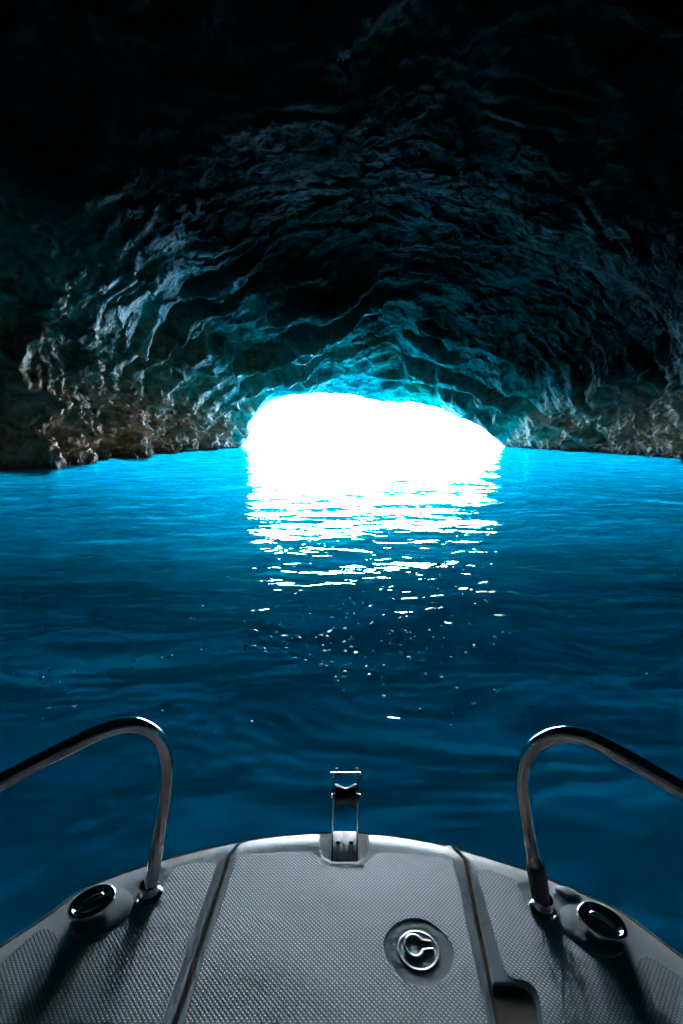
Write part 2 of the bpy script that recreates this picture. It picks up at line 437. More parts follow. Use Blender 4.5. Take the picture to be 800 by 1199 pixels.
# below the tide line the walls hang like a curtain, undercut on both sides
bt = [(26.0, -17.0), (25.5, -.6), (20, -.6), (15, -.6), (6, -.6), (2.5, -.6), (1.0, -.6), (.5, -.55), (.3, -.5), (.2, -.42), (.12, -.34), (.06, -.25), (.03, -.16), (.01, -.08)]
lb = np.array([[-a, b_] for a, b_ in bt]); rb_ = np.array([[a, b_] for a, b_ in bt[::-1]])
z0 = np.array([1.0, 0.0])
P = np.concatenate([prof[:, :1] * z0 + lb[None], P, prof[:, -1:] * z0 + rb_[None]], axis=1)
NU += 2 * NB
ny = len(ys)
V = np.empty((ny, NU, 3)); V[..., 0] = P[..., 0]; V[..., 2] = P[..., 1]; V[..., 1] = ys[:, None]
du = np.gradient(V, axis=1); dv = np.gradient(V, axis=0)
nrm = np.cross(dv, du); nrm /= np.linalg.norm(nrm, axis=2)[..., None] + 1e-9
mid = np.array([2.0, 15, 3]); s_ = np.sign(((mid - V[ny // 3, NU // 2]) * nrm[ny // 3, NU // 2]).sum())
nrm *= s_                                                    # inward normals
p = V.reshape(-1, 3); n = nrm.reshape(-1, 3)
wl_ = smooth(-1.0, 2.5, p[:, 2])
mouth = 1 - .86 * np.exp(-((p[:, 1] - 48.3) / 2.4) ** 2)      # keep the outline of the opening
ceil = smooth(.25, .75, -n[:, 2])
wall = 1 - ceil
left = smooth(2, -6, p[:, 0])
# broken strata: the roof climbs from the mouth in uneven wavy shelves
wv = fbm(p * np.array([.11, .16, .16]) + 3.1, 4)
wv2 = fbm(p * np.array([.45, .7, .7]) + 9.1, 3)
ph = (p[:, 1] + .42 * np.maximum(0, p[:, 0] - 4) - .12 * np.minimum(0, p[:, 0] - 4)) / 4.3 + 1.75 * wv + .20 * wv2 + .10
fr_ = ph - np.floor(ph)
shelf = smooth(.0, .74, fr_) - smooth(.74, 1.0, fr_)
rid = np.floor(ph)
amp = 2.3 * (.18 + .85 * smooth(-.25, .3, fbm(p * .12 + 40.0, 3))) * smooth(25, 31, p[:, 1]) * (1 - .9 * smooth(6, 12, p[:, 0]) * smooth(4.5, 7.5, p[:, 2]))
ph2 = p[:, 1] / 1.25 + 2.6 * wv + .45 * wv2
fr2 = ph2 - np.floor(ph2)
shelf2 = smooth(0, .7, fr2) - smooth(.7, 1.0, fr2)
edge_ = np.exp(-((fr_ - .5) / .28) ** 2)                       # rough scalloped shelves, smoother drops
d = -(ceil + wall * .22) * (amp * (shelf - .5) + .26 * (shelf2 - .5) * smooth(-.1, .3, fbm(p * .25 + 60, 2)))
d += .8 * fbm(p * .15 + 5.0, 3)
rg = ridged(p * np.array([.33, .33, .27]) + 11, 5)
d += (rg - .35) * (.95 * wall + .22 * ceil)
wp = p + .55 * np.stack([fbm(p * .8 + 1, 3), fbm(p * .8 + 50, 3), fbm(p * .8 + 99, 3)], 1)
f1, e1 = facets(wp * np.array([.42, .60, .60]), 5)
f2, e2 = facets(wp * np.array([1.15, 1.7, 1.5]), 91)
d += f1 * (.95 * wall + .25 * wall * left + .22 * ceil)
rough_ = smooth(-.25, .25, fbm(p * .22 + 130, 3))
dl = d.copy()
d += f2 * (.34 * wall + (.05 + .15 * edge_) * ceil) * (.3 + .7 * rough_)
d -= .10 * np.exp(-(e2 / .06) ** 2) * rough_
rg2 = ridged(p * 1.05 + 23, 4)
d += (rg2 - .35) * (.30 * wall + .05 * ceil + .14 * ceil * edge_)
d += (.16 * wall + .045 * ceil + .09 * ceil * edge_) * fbm(p * np.array([1.8, 3.0, 3.0]) + 7, 5, .62)
d += (.07 * wall + .022 * ceil + .02 * ceil * edge_) * fbm(p * 6.5 + 77, 3, .65)
d = (dl * mouth + (d - dl) * (.55 + .45 * mouth) + (1 - mouth) * .16 * fbm(p * 1.6 + 90, 4)) * (.03 + .97 * smooth(-.42, -.02, p[:, 2]))
p2 = p + n * d[:, None]
# keep the tide line roughly where it is, undercut a little
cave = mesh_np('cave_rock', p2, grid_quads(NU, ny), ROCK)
props(cave, kind='structure')

# ------------------------------------------------------------------ sea and seabed
def axis(lo, hi, step, far_lo, far_hi):
    core = np.arange(lo, hi, step)
    a = [core]
    g, x = step, core[-1]
    up = []
    while x < far_hi:
        g *= 1.25; x += g; up.append(x)
    dn = []; g, x = step, lo
    while x > far_lo:
        g *= 1.25; x -= g; dn.append(x)
    return np.concatenate([np.array(dn[::-1]), core, np.array(up)])

xs = axis(-21, 25, .12, -2500, 2500)
yy = axis(-4, 56, .10, -24, 5000)
X, Y = np.meshgrid(xs, yy)
q = np.stack([X.ravel(), Y.ravel(), np.zeros(X.size)], 1)
fade = 1 - smooth(60, 160, np.abs(q[:, 1])) 
wz = .050 * fbm(q * np.array([.42, .62, 1]) + 1.7, 2) + .020 * fbm(q * np.array([1.0, 1.7, 1]) + 8.8, 2)
q[:, 2] = wz * fade
nx_, ny_ = len(xs), len(yy)                                   # closed below, so that the water is a body with a depth
ids = np.arange(nx_ * ny_).reshape(ny_, nx_)
loop = np.concatenate([ids[0, :], ids[1:, -1], ids[-1, -2::-1], ids[-2:0:-1, 0]])
low = q[loop].copy(); low[:, 2] = -25.0
li = nx_ * ny_ + np.arange(len(loop))
nxt = np.roll(np.arange(len(loop)), -1)
sides = np.stack([loop, li, li[nxt], loop[nxt]], 1)
bot0 = li[:nx_]; bot1 = li[nx_ + ny_ - 2: nx_ + ny_ - 2 + nx_][::-1]
bots = np.stack([bot0[:-1], bot1[:-1], bot1[1:], bot0[1:]], 1)
sea = mesh_np('sea', np.concatenate([q, low]), np.concatenate([grid_quads(nx_, ny_), sides, bots]), SEA)
props(sea, kind='structure')
sx = axis(-90, 95, 1.0, -2500, 2500); sy = axis(-20, 80, 1.0, -24, 5000)
X, Y = np.meshgrid(sx, sy)
q = np.stack([X.ravel(), Y.ravel(), np.zeros(X.size)], 1)
q[:, 2] = -11.0 + .9 * fbm(q * .09 + 4, 3)
props(mesh_np('seabed', q, grid_quads(len(sx), len(sy)), SAND), kind='structure')

# floating bubbles and froth flecks
bm = bmesh.new()
def bubble(x, y, r, st=1.0):
    qq = np.array([[x, y, 0.0]])
    z = float(.050 * fbm(qq * np.array([.42, .62, 1]) + 1.7, 2)[0] + .020 * fbm(qq * np.array([1.0, 1.7, 1]) + 8.8, 2)[0])
    ic = bmesh.ops.create_icosphere(bm, subdivisions=2, radius=1)
    ang = random.random() * 3
    M = Matrix.Translation((x, y, z + r * .2)) @ Matrix.Rotation(ang, 4, 'Z') @ Matrix.Diagonal((r * st, r, r * .8, 1))
    bmesh.ops.transform(bm, matrix=M, verts=ic['verts'])
for k in range(150):
    a = on_z(random.gauss(410, 95), random.gauss(745, 32), 0)
    bubble(a.x, a.y, random.uniform(.006, .016), random.uniform(1, 2))
for k in range(170):
    a = on_z(random.uniform(-60, 860), random.uniform(560, 850), 0)
    bubble(a.x, a.y, random.uniform(.004, .011), random.uniform(1, 2.5))
props(obj_bm('foam_flecks', bm, FOAM), 'tiny white bubbles and froth flecks scattered over the blue water', 'foam', kind='stuff')

# ------------------------------------------------------------------ shore rocks
def rock(name, c, size, seed, label, cat='rock', rot=0.0, flute=0.0):
    b = bmesh.new()
    bmesh.ops.create_icosphere(b, subdivisions=6, radius=1)
    co = np.array([v.co[:] for v in b.verts])
    w = co * np.array(size)
    off = seed * 13.7
    fa, ea = facets(w * .9 + off, seed * 7)
    fb, eb = facets(w * 2.4 + off, seed * 5)
    base = np.sign(co) * np.abs(co) ** .8
    rr = 1 + .28 * fbm(co * 1.3 + off, 3) + .34 * (ridged(co * 1.5 + off, 5) - .35) + .26 * fa + .08 * fb + .06 * fbm(w * 4 + off, 4, .6)
    if flute:
        rr += flute * (ridged(co * np.array([3.2, 3.2, .5]) + off, 3) - .3)
    co2 = base * rr[:, None] * np.array(size)
    for v, k in zip(b.verts, co2): v.co = k
    o = obj_bm(name, b, ROCK, sharp=180)
    o.location = c; o.rotation_euler.z = rot
    props(o, label, cat, 'boulders along the cave shore')
    return o
def shore(px, Y, z=0): q_ = on_y(px, 520, Y); return (q_.x, Y, z)
rock('boulder', shore(150, 30.6, .2), (1.4, 1.0, 1.1), 5, 'brown jagged boulder midway along the left shore', rot=2.7)
rock('boulder', shore(78, 24.6, .1), (1.5, 1.1, .8), 6, 'broad ochre craggy boulder on the left shore', rot=1.7)
rock('boulder', shore(25, 21.8, .3), (1.3, .9, 1.3), 8, 'ochre craggy boulder at far left edge of the shore', rot=.2)

# ------------------------------------------------------------------ the boat
boat = bpy.data.objects.new('motorboat', None); COL.objects.link(boat)
props(boat, 'white motorboat bow with grey diamond non-skid deck and steel rails on blue water', 'boat')
B0 = Vector((0, 0, 0)); boat.matrix_world = TRIM

def offset_poly(pts, dd):
    """move every corner of a closed outline inward (dd > 0) for a ccw outline"""
    nP = len(pts); out_ = []
    for i in range(nP):
        a, b_, c = Vector(pts[i - 1]), Vector(pts[i]), Vector(pts[(i + 1) % nP])
        e1 = (b_ - a); e2 = (c - b_)
        if e1.length < 1e-7 or e2.length < 1e-7: out_.append(tuple(b_)); continue
        e1.normalize(); e2.normalize()
        n1 = Vector((-e1.y, e1.x)); n2 = Vector((-e2.y, e2.x))
        m_ = n1 + n2
        if m_.length < 1e-4: out_.append(tuple(b_)); continue
        m_.normalize(); k = (dd[i] if isinstance(dd, list) else dd) / max(.45, m_.dot(n1))
        out_.append((b_.x + m_.x * k, b_.y + m_.y * k))
    return out_

def ccw(pts):
    a = sum(pts[i - 1][0] * pts[i][1] - pts[i][0] * pts[i - 1][1] for i in range(len(pts)))
    return list(pts) if a > 0 else list(pts)[::-1]

def onrim(q_):
    return any(abs(q_[0] - r_[0]) < 1e-6 and abs(q_[1] - r_[1]) < 1e-6 for r_ in rim)

def crown_drop(P_):
    best = np.full(len(P_), 9.0)
    for i in range(len(rim)):
        a_, b_ = np.array(rim[i - 1]), np.array(rim[i]); e_ = b_ - a_
        t_ = np.clip(((P_ - a_) @ e_) / max(1e-9, e_ @ e_), 0, 1)
        best = np.minimum(best, np.linalg.norm(P_ - a_ - t_[:, None] * e_, axis=1))
    return .010 * np.clip(1 - best / .05, 0, 1) ** 1.6

def round_poly(pts, r, seg=5):
    """fillet the corners; r a number or one per corner"""
    out_ = []; nP = len(pts)
    for i in range(nP):
        a, b_, c = Vector(pts[i - 1]), Vector(pts[i]), Vector(pts[(i + 1) % nP])
        rr = r[i] if isinstance(r, (list, tuple)) else r
        l1, l2 = (a - b_).length, (c - b_).length
        k = min(rr, .48 * l1, .48 * l2)
        if k < 1e-5: out_.append(tuple(b_)); continue
        p1 = b_ + (a - b_).normalized() * k; p2_ = b_ + (c - b_).normalized() * k
        for j in range(seg + 1):
            t = j / seg
            q_ = p1 * (1 - t) ** 2 + b_ * 2 * t * (1 - t) + p2_ * t ** 2
            out_.append((q_.x, q_.y))
    return out_

def prism(bm, outer, z0, z1, bev=0.0, holes=(), bottom=True, crown=False):
    """slab with a rounded top edge; holes get the same rounded lip"""
    outer = ccw(outer)
    loops = [(outer, 1)] + [(ccw(h)[::-1], 1) for h in holes]
    tops = []
    for pts, s in loops:
        steps = [(0, z0)] + ([(0, z1 - bev), (bev * .3, z1 - bev * .3), (bev, z1)] if bev else [(0, z1)])
        rings = []
        for k_, (off, z) in enumerate(steps):
            q_ = offset_poly(pts, off) if off else pts
            rings.append([bm.verts.new((x, y, z)) for x, y in q_])
        for r0, r1 in zip(rings, rings[1:]):
            for i in range(len(r0)):
                j = (i + 1) % len(r0)
                bm.faces.new((r0[i], r0[j], r1[j], r1[i]))
        tops.append((rings[0], rings[-1]))
    for which in ((1,) if not bottom else (1, 0)):
        flat = [v for t in tops for v in t[which]]
        tris = tessellate_polygon([[v.co.copy() for v in t[which]] for t in tops])
        for a, b_, c in tris:
            try: bm.faces.new((flat[a], flat[b_], flat[c]))
            except ValueError: pass
    if crown:                                                # refine the top, then let it fall away towards the rim
        for k in range(7):
            es = [e for e in bm.edges if e.calc_length() > .022 and min(e.verts[0].co.z, e.verts[1].co.z) > z1 - 1e-5]
            if not es: break
            bmesh.ops.subdivide_edges(bm, edges=es, cuts=1)
            bmesh.ops.triangulate(bm, faces=[f for f in bm.faces if len(f.verts) > 3], quad_method='BEAUTY', ngon_method='BEAUTY')
        vs = [v for v in bm.verts if v.co.z > z0 + 1e-4]
        for v, dz in zip(vs, crown_drop(np.array([v.co[:2] for v in vs]))): v.co.z -= dz

def sweep(bm, path, rad, seg=14, cap=True):
    pts = [Vector(q_) for q_ in path]
    rings = []; up = Vector((0, 0, 1)); prev = None
    for i, q_ in enumerate(pts):
        t = (pts[min(i + 1, len(pts) - 1)] - pts[max(i - 1, 0)]).normalized()
        if prev is None:
            a = t.orthogonal().normalized()
        else:
            a = (prev - t * prev.dot(t)).normalized()
        prev = a; b_ = t.cross(a)
        r = rad[i] if isinstance(rad, (list, tuple)) else rad
        rings.append([bm.verts.new(q_ + (a * math.cos(2 * math.pi * k / seg) + b_ * math.sin(2 * math.pi * k / seg)) * r) for k in range(seg)])
    for r0, r1 in zip(rings, rings[1:]):
        for k in range(seg):
            bm.faces.new((r0[k], r0[(k + 1) % seg], r1[(k + 1) % seg], r1[k]))
    if cap:
        bm.faces.new(rings[0]); bm.faces.new(rings[-1][::-1])

def spline(pts, per=12):
    a = np.array([tuple(q_) for q_ in pts], float)
    k = np.concatenate([[0], np.cumsum(np.linalg.norm(np.diff(a, axis=0), axis=1))])
    q_ = np.linspace(0, k[-1], per * (len(pts) - 1) + 1)
    return [Vector(v) for v in catmull(k, a, q_)]

def lathe(bm, profile, c=(0, 0, 0), seg=36, sx=1, sy=1, rot=0, lobes=0, tilt=None):
    rings = []
    M = Matrix.Translation(c) @ Matrix.Rotation(rot, 4, 'Z') @ (tilt or Matrix.Identity(4))
    for r, z in profile:
        ring = []
        for k in range(seg):
            t = 2 * math.pi * k / seg
            rr = r * (1 + lobes * math.cos(5 * t + .6))
            ring.append(bm.verts.new(M @ Vector((rr * math.cos(t) * sx, rr * math.sin(t) * sy, z))))
        rings.append(ring)
    for r0, r1 in zip(rings, rings[1:]):
        for k in range(seg):
            bm.faces.new((r0[k], r0[(k + 1) % seg], r1[(k + 1) % seg], r1[k]))
    if profile[0][0] > 1e-5: bm.faces.new(rings[0][::-1])
    if profile[-1][0] > 1e-5: bm.faces.new(rings[-1])
    bmesh.ops.remove_doubles(bm, verts=[v for rg_ in rings for v in rg_], dist=1e-6)

def box(bm, c, s, rot=0):
    r = bmesh.ops.create_cube(bm, size=1)
    M = Matrix.Translation(c) @ Matrix.Rotation(rot, 4, 'Z') @ Matrix.Diagonal((s[0], s[1], s[2], 1))
    bmesh.ops.transform(bm, matrix=M, verts=r['verts'])

# outline of the bow (traced on the deck plane), closed aft behind the camera
edge_px = [(-70, 1150), (0, 1097), (49, 1066), (86, 1038), (112, 1025), (172, 1004), (225, 989), (300, 974), (350, 968.5), (400, 967),
           (450, 969.5), (500, 977), (537, 986), (612, 1008), (669, 1031), (725, 1055), (762, 1081), (800, 1109), (870, 1162)]
edge = [Vector((*dk(a, b_), 0)) for a, b_ in edge_px]
edge = spline(edge, 5)
aftL = [(-.93, .40), (-1.03, .05), (-1.07, -.6), (-1.05, -2.6)]
aftR = [(1.05, -2.6), (1.07, -.6), (1.03, .05), (.95, .40)]
fwd = [(q_.x, q_.y) for q_ in edge]
outline = ccw(aftL[::-1] + fwd + aftR[::-1])

# hull: a rounded gunwale lip, topsides falling in to a keel
bm = bmesh.new()
def keelpt(x, y, s, z):                                   # shrink towards a line aft of the stem
    cy = -.7
    return (x * s, cy + (y - cy) * (1 - (1 - s) * .55), z)
lv = [(1.0, DECK_Z - .016, -.004), (1.0, DECK_Z - .010, .004), (1.0, DECK_Z - .008, .012), (1.0, DECK_Z - .022, .016)]
rings = []
rims = [offset_poly(outline, o_) for o_ in (.012, .004, -.001, -.004, -.004, -.001)]
zz = [DECK_Z - .0145, DECK_Z - .0145, DECK_Z - .018, DECK_Z - .023, DECK_Z - .045, DECK_Z - .055]
for ring, z in zip(rims, zz): rings.append([bm.verts.new((x, y, z)) for x, y in ring])
for s, z in ((.985, .6), (.93, .35), (.84, .12), (.70, -.12), (.40, -.3), (.05, -.38)):
    rings.append([bm.verts.new(keelpt(x, y, s, z)) for x, y in outline])
for r0, r1 in zip(rings, rings[1:]):
    for i in range(len(r0)):
        j = (i + 1) % len(r0)
        bm.faces.new((r0[i], r0[j], r1[j], r1[i]))
obj_bm('hull', bm, GEL, boat)

# gutter floor under the deck mouldings (seen down the seams and in the bow notch)
bm = bmesh.new()
prism(bm, offset_poly(outline, .010), DECK_Z - .075, DECK_Z - .009)
obj_bm('gutter', bm, GROOVE, boat)

def seamL(t, s):        # left seam, t 0 at bow .. 1 at the bottom of the photo, s = side
    return None
rim = offset_poly(outline, .0125)
def D(*pp): return [dk(a, b_) for a, b_ in pp]
# seams in the photo: left (288,979)->(265,1010)->(205,1199) ; right (522,983)->(548,1010)->(594,1199)
def clip_rim(x0, y0, x1, y1):
    """points of the rim between the two given points (nearest rim corners), in rim order"""
    i0 = min(range(len(rim)), key=lambda i: (rim[i][0] - x0) ** 2 + (rim[i][1] - y0) ** 2)
    i1 = min(range(len(rim)), key=lambda i: (rim[i][0] - x1) ** 2 + (rim[i][1] - y1) ** 2)
    out_ = []; i = i0
    while True:
        out_.append(rim[i])
        if i == i1: break
        i = (i + 1) % len(rim)
    return out_
# ccw outline runs: right aft -> ... -> bow -> left ... (find by checking direction)
a_r = dk(560, 992); a_l = dk(270, 980)
seg_rb = clip_rim(*dk(519, 981.5), *dk(292, 976.5))          # bow piece from right to left
def aft(px0, py0, px1, py1, y_end):
    a, b_ = Vector(dk(px0, py0)), Vector(dk(px1, py1))
    t = (y_end - a.y) / (b_.y - a.y)
    q_ = a + (b_ - a) * t
    return (q_.x, q_.y)
AFT = .05
# hatch lid
notch = D((431, 973), (431, 995), (427, 1004), (418, 1009), (388, 1009), (379, 1004), (375, 995), (375, 973))
front = [q_ for q_ in seg_rb if q_[0] > notch[0][0] + .004] + notch + [q_ for q_ in seg_rb if q_[0] < notch[-1][0] - .004]
lid = front + D((281, 984), (270, 1002)) + [dk(207, 1199), aft(270, 1002, 207, 1199, AFT), aft(543, 1005, 581, 1199, AFT), dk(581, 1199)] + D((543, 1005), (528, 985))
LC = dk(490, 1113); LR = .0335
def circle(c, r, nseg=40, sx=1, sy=1): return [(c[0] + r * sx * math.cos(2 * math.pi * k / nseg), c[1] + r * sy * math.sin(2 * math.pi * k / nseg)) for k in range(nseg)]
bm = bmesh.new()
prism(bm, lid, DECK_Z - .05, DECK_Z, .0028, holes=[circle(LC, LR)], crown=True)
hatch = obj_bm('hatch', bm, GEL, boat, 18)
# side decks
def side(pts, nm):
    b = bmesh.new(); prism(b, pts, DECK_Z - .05, DECK_Z, .0028, crown=True)
    return obj_bm(nm, b, GEL, boat, 18)
segL = clip_rim(*dk(284, 978.5), -1.06, AFT)
segL = [q_ for q_ in segL if q_[1] > AFT]
ltl = segL + [(segL[-1][0], AFT), aft(265.5, 1004, 200, 1199, AFT), dk(200, 1199)] + D((265.5, 1004), (279, 984))
sideL = side(ltl, 'side_deck')
segR = clip_rim(1.06, AFT, *dk(527, 983.5))
segR = [q_ for q_ in segR if q_[1] > AFT]
recess = D((604, 1199), (596, 1160), (600, 1155), (612, 1156), (622, 1164), (627, 1178), (630, 1199))
seam_aft = aft(548, 1006, 586.5, 1199, AFT)
# right side deck has a finger recess beside the seam
rtr = segR + D((531.5, 985.5), (548, 1006), (577, 1152), (600, 1152), (613, 1155), (622, 1163), (627, 1178), (634, 1215), (600, 1225)) + [seam_aft, (segR[0][0], AFT)]
sideR = side(rtr, 'side_deck')
b = bmesh.new(); prism(b, D((575, 1148), (640, 1148), (648, 1230), (590, 1230)), DECK_Z - .056, DECK_Z - .004)
obj_bm('finger_recess', b, mat_plain('stained_recess', (.36, .27, .22, 1), .45, 0, 18, .3), boat)

# non-skid panels, standing 1.5 mm proud
def panel(pts, parent, rad=.012, holes=()):
    b = bmesh.new()
    pts = round_poly(ccw(pts), rad)
    prism(b, pts, DECK_Z - .002, DECK_Z + .0011, .0009, holes=holes, bottom=False)
    return obj_bm('nonskid_panel', b, NONSKID, parent, 12)
hp = D((277, 1003), (310, 999.5), (355, 997.5), (366, 999), (374, 1010), (385, 1017), (402, 1018), (421, 1017), (431, 1010), (440, 999), (452, 998.5), (495, 1002), (530, 1008))
bl, br = aft(276, 1003, 214, 1199, .2), aft(530, 1008, 572, 1199, .2)
hole = [(LC[0] + (.0625 + .0008 * math.cos(4 * t)) * math.cos(t), LC[1] + (.0625 + .0008 * math.cos(4 * t)) * math.sin(t)) for t in [2 * math.pi * k / 48 for k in range(48)]]
panel(hp[::1] + [br, bl], hatch, .006, holes=[hole])
# left panel with its cleat bay, seen in the photo from the seam outwards
lp = D((254, 1010), (236, 1009), (205, 1016), (192, 1034), (183, 1052), (168, 1066), (150, 1078), (118, 1102), (100, 1108), (74, 1112), (66, 1096), (58, 1087), (46, 1089), (0, 1130), (-60, 1182))
panel(lp + [(-.75, .2), aft(254, 1010, 189, 1199, .2)], sideL, .008)
rp = D((557, 1019), (572, 1018), (603, 1030), (612, 1048), (622, 1066), (645, 1084), (700, 1124), (722, 1134), (742, 1136), (748, 1124), (757, 1119), (768, 1124), (800, 1146), (860, 1192))
panel(rp + [(.75, .2), aft(557, 1019, 634, 1260, .2)] + D((634, 1260), (640, 1215), (634, 1178), (628, 1160), (618, 1150), (600, 1147), (592, 1140)), sideR, .006)

# small moulded boss on the right pad, plus two added to catch light by the cleats
def boss(px, py, r, h, sx=1, rot=0, parent=None):
    b = bmesh.new(); x, y = dk(px, py)
    lathe(b, [(r, -.002), (r * .97, h * .3), (r * .8, h * .75), (r * .5, h * .95), (0, h)], (x, y, DECK_Z), 28, sx, 1, rot)
    return obj_bm('moulded_boss', b, GEL, parent)
boss(665, 1046, .016, .004, 1.5, -.5, sideR)

boss(120, 1068, .052, .005, 1.12, .75, sideL)  # added rises; their slopes stand in for the bright crescents beside the cleats
boss(692, 1088, .052, .005, 1.12, -.75, sideR)
# hand rails
def rail(pts, base, sleeve=None):
    b = bmesh.new(); path = spline(pts, 14)
    sweep(b, path, .0145, 18)
    r = obj_bm('handrail', b, STEEL, boat)
    for q_ in (pts[0], pts[-1]):
        b = bmesh.new()
        lathe(b, [(.026, -.001), (.026, .004), (.022, .008), (.019, .010), (.0185, .026), (.0165, .028), (.0148, .028)], (q_[0], q_[1], DECK_Z), 28)
        obj_bm('base_socket', b, STEEL, r)
    if sleeve:
        b = bmesh.new(); sweep(b, [Vector(v) for v in sleeve], [.0162, .0178, .0178, .0182, .0182, .0165], 18)
        obj_bm('sleeve', b, SLEEVE, r)
    return r
def w(px, py, y): q_ = b_y(px, py, y); return (q_.x, q_.y, q_.z)
b0 = dk(175, 1049)
LP = [(b0[0], b0[1], DECK_Z), w(184, 985, b0[1] + .005), w(193, 925, b0[1] + .008), w(194.5, 890, b0[1]), w(183, 862, b0[1] - .02), w(158, 849, b0[1] - .045),
      w(125, 854, b0[1] - .07), w(82, 874, b0[1] - .10), w(0, 916, b0[1] - .15), w(-95, 966, b0[1] - .21)]
lz = LP[-1][2]
LP += [(-.86, .30, lz), (-.95, -.10, lz), (-.97, -.30, lz - .04), (-.97, -.38, lz - .16), (-.97, -.40, DECK_Z)]
railL = rail(LP, b0)
b1 = dk(636, 1066)
RP = [(b1[0], b1[1], DECK_Z), w(627, 1012, b1[1] + .004), w(615, 940, b1[1] + .008), w(613, 905, b1[1]), w(623, 878, b1[1] - .02), w(648, 862, b1[1] - .045),
      w(680, 862, b1[1] - .07), w(720, 880, b1[1] - .10), w(800, 926, b1[1] - .15), w(900, 984, b1[1] - .21)]
rz = RP[-1][2]
RP += [(.86, .30, rz), (.95, -.10, rz), (.97, -.30, rz - .04), (.97, -.38, rz - .16), (.97, -.40, DECK_Z)]
SL = [w(633.5, 1051, b1[1] + .001), w(633, 1048, b1[1] + .001), w(630.5, 1033, b1[1] + .002), w(627.6, 1016, b1[1] + .004), w(627, 1013, b1[1] + .004), w(626.8, 1011.5, b1[1] + .004)]
railR = rail(RP, b1, SL)

# oval chrome cleats
def cleat(px, py, rot, lobes, tilt):
    x, y = dk(px, py)
    b = bmesh.new()
    lathe(b, [(.0335, -.001), (.0335, .004), (.0325, .007), (.0325, .011), (.0340, .017), (.0370, .024), (.0380, .029),
              (.0368, .0335), (.034, .035), (.0300, .033), (.0255, .027), (.016, .022), (0, .020)], (x, y, DECK_Z), 44, 1.14, .94, rot, lobes, Matrix.Rotation(tilt, 4, 'X'))
    o = obj_bm('cleat', b, STEEL, boat, 60)
    b = bmesh.new()
    c_ = Vector((x, y, DECK_Z + .025)); dx = Vector((math.cos(rot), math.sin(rot), 0))
    sweep(b, spline([c_ - dx * .026, c_ - dx * .012 + Vector((0, 0, .009)), c_ + dx * .012 + Vector((0, 0, .009)), c_ + dx * .026], 6), [.004] * 3 + [.006] * 13 + [.004] * 3, 12)
    obj_bm('cleat_bar', b, STEEL, o, 60)
    return o
cleat(109, 1073, .75, 0.0, 0)
cleat(704, 1096, -.75, .012, 0)

# flush hatch latch with its lift ring
b = bmesh.new()
lathe(b, [(.0385, DECK_Z + .0003), (.038, DECK_Z + .0008), (.0365, DECK_Z + .0013), (.0345, DECK_Z + .0012), (.0325, DECK_Z), (.031, DECK_Z - .003), (.0285, DECK_Z - .016), (.012, DECK_Z - .018), (0, DECK_Z - .018)], (LC[0], LC[1], 0), 44)
latch = obj_bm('hatch_latch', b, SATIN, boat, 50)
b = bmesh.new()
cx, cy = LC[0] - .006, LC[1] + .008
ringp = [Vector((cx + .0165 * math.cos(t), cy + .0205 * math.sin(t), DECK_Z - .0012)) for t in np.linspace(.42, 2 * math.pi - .42, 30)]
ringp = [ringp[0] + Vector((.016, -.001, 0))] + ringp + [ringp[-1] + Vector((.018, .001, 0))]
sweep(b, ringp, .0042, 14)
box(b, (LC[0] + .018, LC[1] + .006, DECK_Z - .005), (.014, .020, .007))
obj_bm('lift_ring', b, SATIN, latch, 50)

# bow roller
b = bmesh.new(); prism(b, [notch[0], *notch[1:-1], notch[-1], dk(403, 972)][::1], DECK_Z - .05, DECK_Z - .0075)
obj_bm('notch_floor', b, GEL, boat)
roll = bpy.data.objects.new('bow_roller', None); COL.objects.link(roll); roll.parent = boat
pz = DECK_Z - .002
b = bmesh.new()
plate = D((390, 1008), (417.5, 1008), (418, 972), (389.5, 972))
prism(b, [dk(390.5, 1006, pz), dk(417, 1006, pz), dk(417.5, 973, pz), dk(390, 973, pz)], pz - .006, pz, .0012)
obj_bm('mounting_plate', b, PLATE, roll)
for px in (396, 411.5):
    b = bmesh.new(); x, y = dk(px, 987, pz)
    lathe(b, [(.0052, 0), (.0052, .0022), (.003, .0036), (0, .0038)], (x, y, pz), 6)
    obj_bm('bolt_head', b, DARK, roll)
def cheek(pa, pb, t):
    """one side strap: from the notch forward over the stem, rising a little"""
    a = Vector((*dk(*pa, pz), 0)); c_ = Vector((*dk(*pb, DECK_Z + .008), 0))
    d_ = (c_ - a); L_ = d_.length; ang = math.atan2(d_.y, d_.x)
    b = bmesh.new()
    T = DECK_Z - .004
    prof_ = [(0, pz - .006), (L_ * .35, pz - .008), (L_ * .60, T - .050), (L_ * .82, T - .056), (L_ * .96, T - .030), (L_ * 1.0, T + .006),
             (L_ * .99, T + .012), (L_ * .93, T + .012), (L_ * .86, T - .006), (L_ * .7, T - .012), (L_ * .35, T - .002), (.01, T + .004), (0, T)]
    f0 = [b.verts.new((x, -t / 2, z)) for x, z in prof_]; f1 = [b.verts.new((x, t / 2, z)) for x, z in prof_]
    b.faces.new(f0); b.faces.new(f1[::-1])
    for i in range(len(prof_)):
        j = (i + 1) % len(prof_); b.faces.new((f0[i], f0[j], f1[j], f1[i]))
    bmesh.ops.transform(b, matrix=Matrix.Translation((a.x, a.y, 0)) @ Matrix.Rotation(ang, 4, 'Z'), verts=b.verts)
    return obj_bm('cheek_plate', b, DSTEEL, roll, 30)
cheek((389, 1006), (390.5, 906), .0035)
cheek((418, 1006), (419.5, 906), .0035)
RZ = DECK_Z - .034
ra, rb = b_z(391.5, 932, RZ), b_z(418.5, 932, RZ)
xm, rw, ry = (ra.x + rb.x) / 2, (rb.x - ra.x) / 2, ra.y
b = bmesh.new()
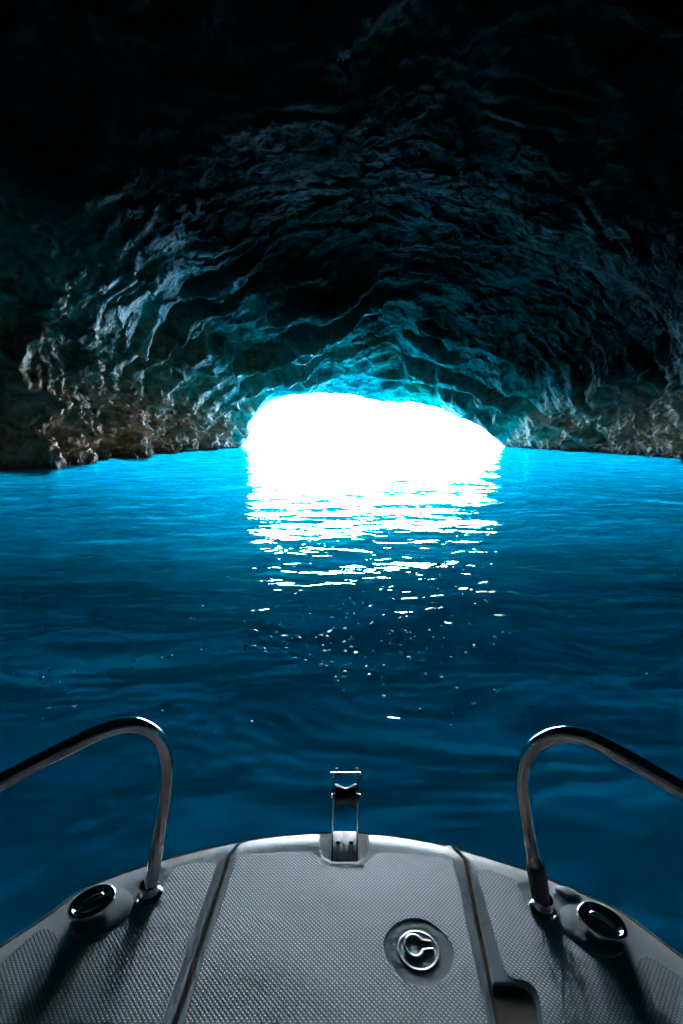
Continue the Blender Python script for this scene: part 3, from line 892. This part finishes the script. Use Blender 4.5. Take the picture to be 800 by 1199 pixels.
prof_ = [(0.001, -1), (.030, -1), (.031, -.92), (.030, -.8), (.0255, -.5), (.022, -.2), (.0212, 0), (.022, .2), (.0255, .5), (.030, .8), (.031, .92), (.030, 1), (.001, 1)]
lathe(b, [(r, z * rw * .93) for r, z in prof_], (0, 0, 0), 32)
bmesh.ops.transform(b, matrix=Matrix.Translation((xm, ry, RZ)) @ Matrix.Rotation(R(90), 4, 'Y'), verts=b.verts)
obj_bm('rubber_roller', b, RUBBER, roll, 50)
b = bmesh.new(); sweep(b, [(xm - rw - .008, ry, RZ), (xm + rw + .008, ry, RZ)], .0055, 12)
obj_bm('axle', b, STEEL, roll)
tz = DECK_Z + .006
ta, tb = b_z(386.5, 905.5, tz), b_z(422.5, 905.5, tz)
b = bmesh.new(); sweep(b, [ta, tb], .0036, 12)
for f_ in (.22, .86):
    c_ = ta.lerp(tb, f_)
    r_ = bmesh.ops.create_icosphere(b, subdivisions=2, radius=.0052, matrix=Matrix.Translation((c_.x, c_.y, c_.z + .010)))
    sweep(b, [(c_.x, c_.y, c_.z), (c_.x, c_.y, c_.z + .009)], .002, 8)
obj_bm('retaining_pin', b, STEEL, roll)

# ------------------------------------------------------------------ light, sky, camera
SUN_EL, SUN_AZ = R(40), R(14)          # ahead of the boat, a little to the right
dvec = Vector((-math.cos(SUN_EL) * math.sin(SUN_AZ), -math.cos(SUN_EL) * math.cos(SUN_AZ), -math.sin(SUN_EL)))
sl = bpy.data.lights.new('sun', 'SUN'); sl.energy = 5.0; sl.angle = R(.5); sl.color = (1, .96, .9)
so = bpy.data.objects.new('sun', sl); COL.objects.link(so); so.rotation_euler = dvec.to_track_quat('-Z', 'Y').to_euler()
so.location = (20, 60, 60)
wd = bpy.data.worlds.new('World'); SC.world = wd; wd.use_nodes = True
nt = wd.node_tree
for n_ in list(nt.nodes): nt.nodes.remove(n_)
sky = nt.nodes.new('ShaderNodeTexSky'); sky.sky_type = 'NISHITA'; sky.sun_disc = False
sky.sun_elevation = SUN_EL; sky.sun_rotation = SUN_AZ
bg = nt.nodes.new('ShaderNodeBackground'); bg.inputs[1].default_value = .15
wo = nt.nodes.new('ShaderNodeOutputWorld')
nt.links.new(sky.outputs[0], bg.inputs[0]); nt.links.new(bg.outputs[0], wo.inputs[0])
wd.cycles.sampling_method = 'AUTOMATIC'

cam = bpy.data.cameras.new('camera'); co = bpy.data.objects.new('camera', cam); COL.objects.link(co)
cam.sensor_fit = 'VERTICAL'; cam.sensor_height = 36; cam.lens = 36 * F_PX / 1199
cam.clip_start = .05; cam.clip_end = 12000
co.location = (0, 0, CAM_H); co.rotation_euler = (R(90) - PITCH, 0, 0)
SC.camera = co
SC.view_settings.view_transform = 'Standard'; SC.view_settings.look = 'None'
SC.view_settings.exposure = 5.55; SC.view_settings.gamma = 1.0
SC.view_settings.use_curve_mapping = False
SC.view_settings.use_white_balance = True; SC.view_settings.white_balance_temperature = 4600
cy_ = SC.cycles
cy_.use_denoising = True
cy_.max_bounces = 8; cy_.diffuse_bounces = 4; cy_.glossy_bounces = 4; cy_.transmission_bounces = 4; cy_.transparent_max_bounces = 10
cy_.caustics_reflective = False; cy_.caustics_refractive = False
cy_.sample_clamp_indirect = 2.0
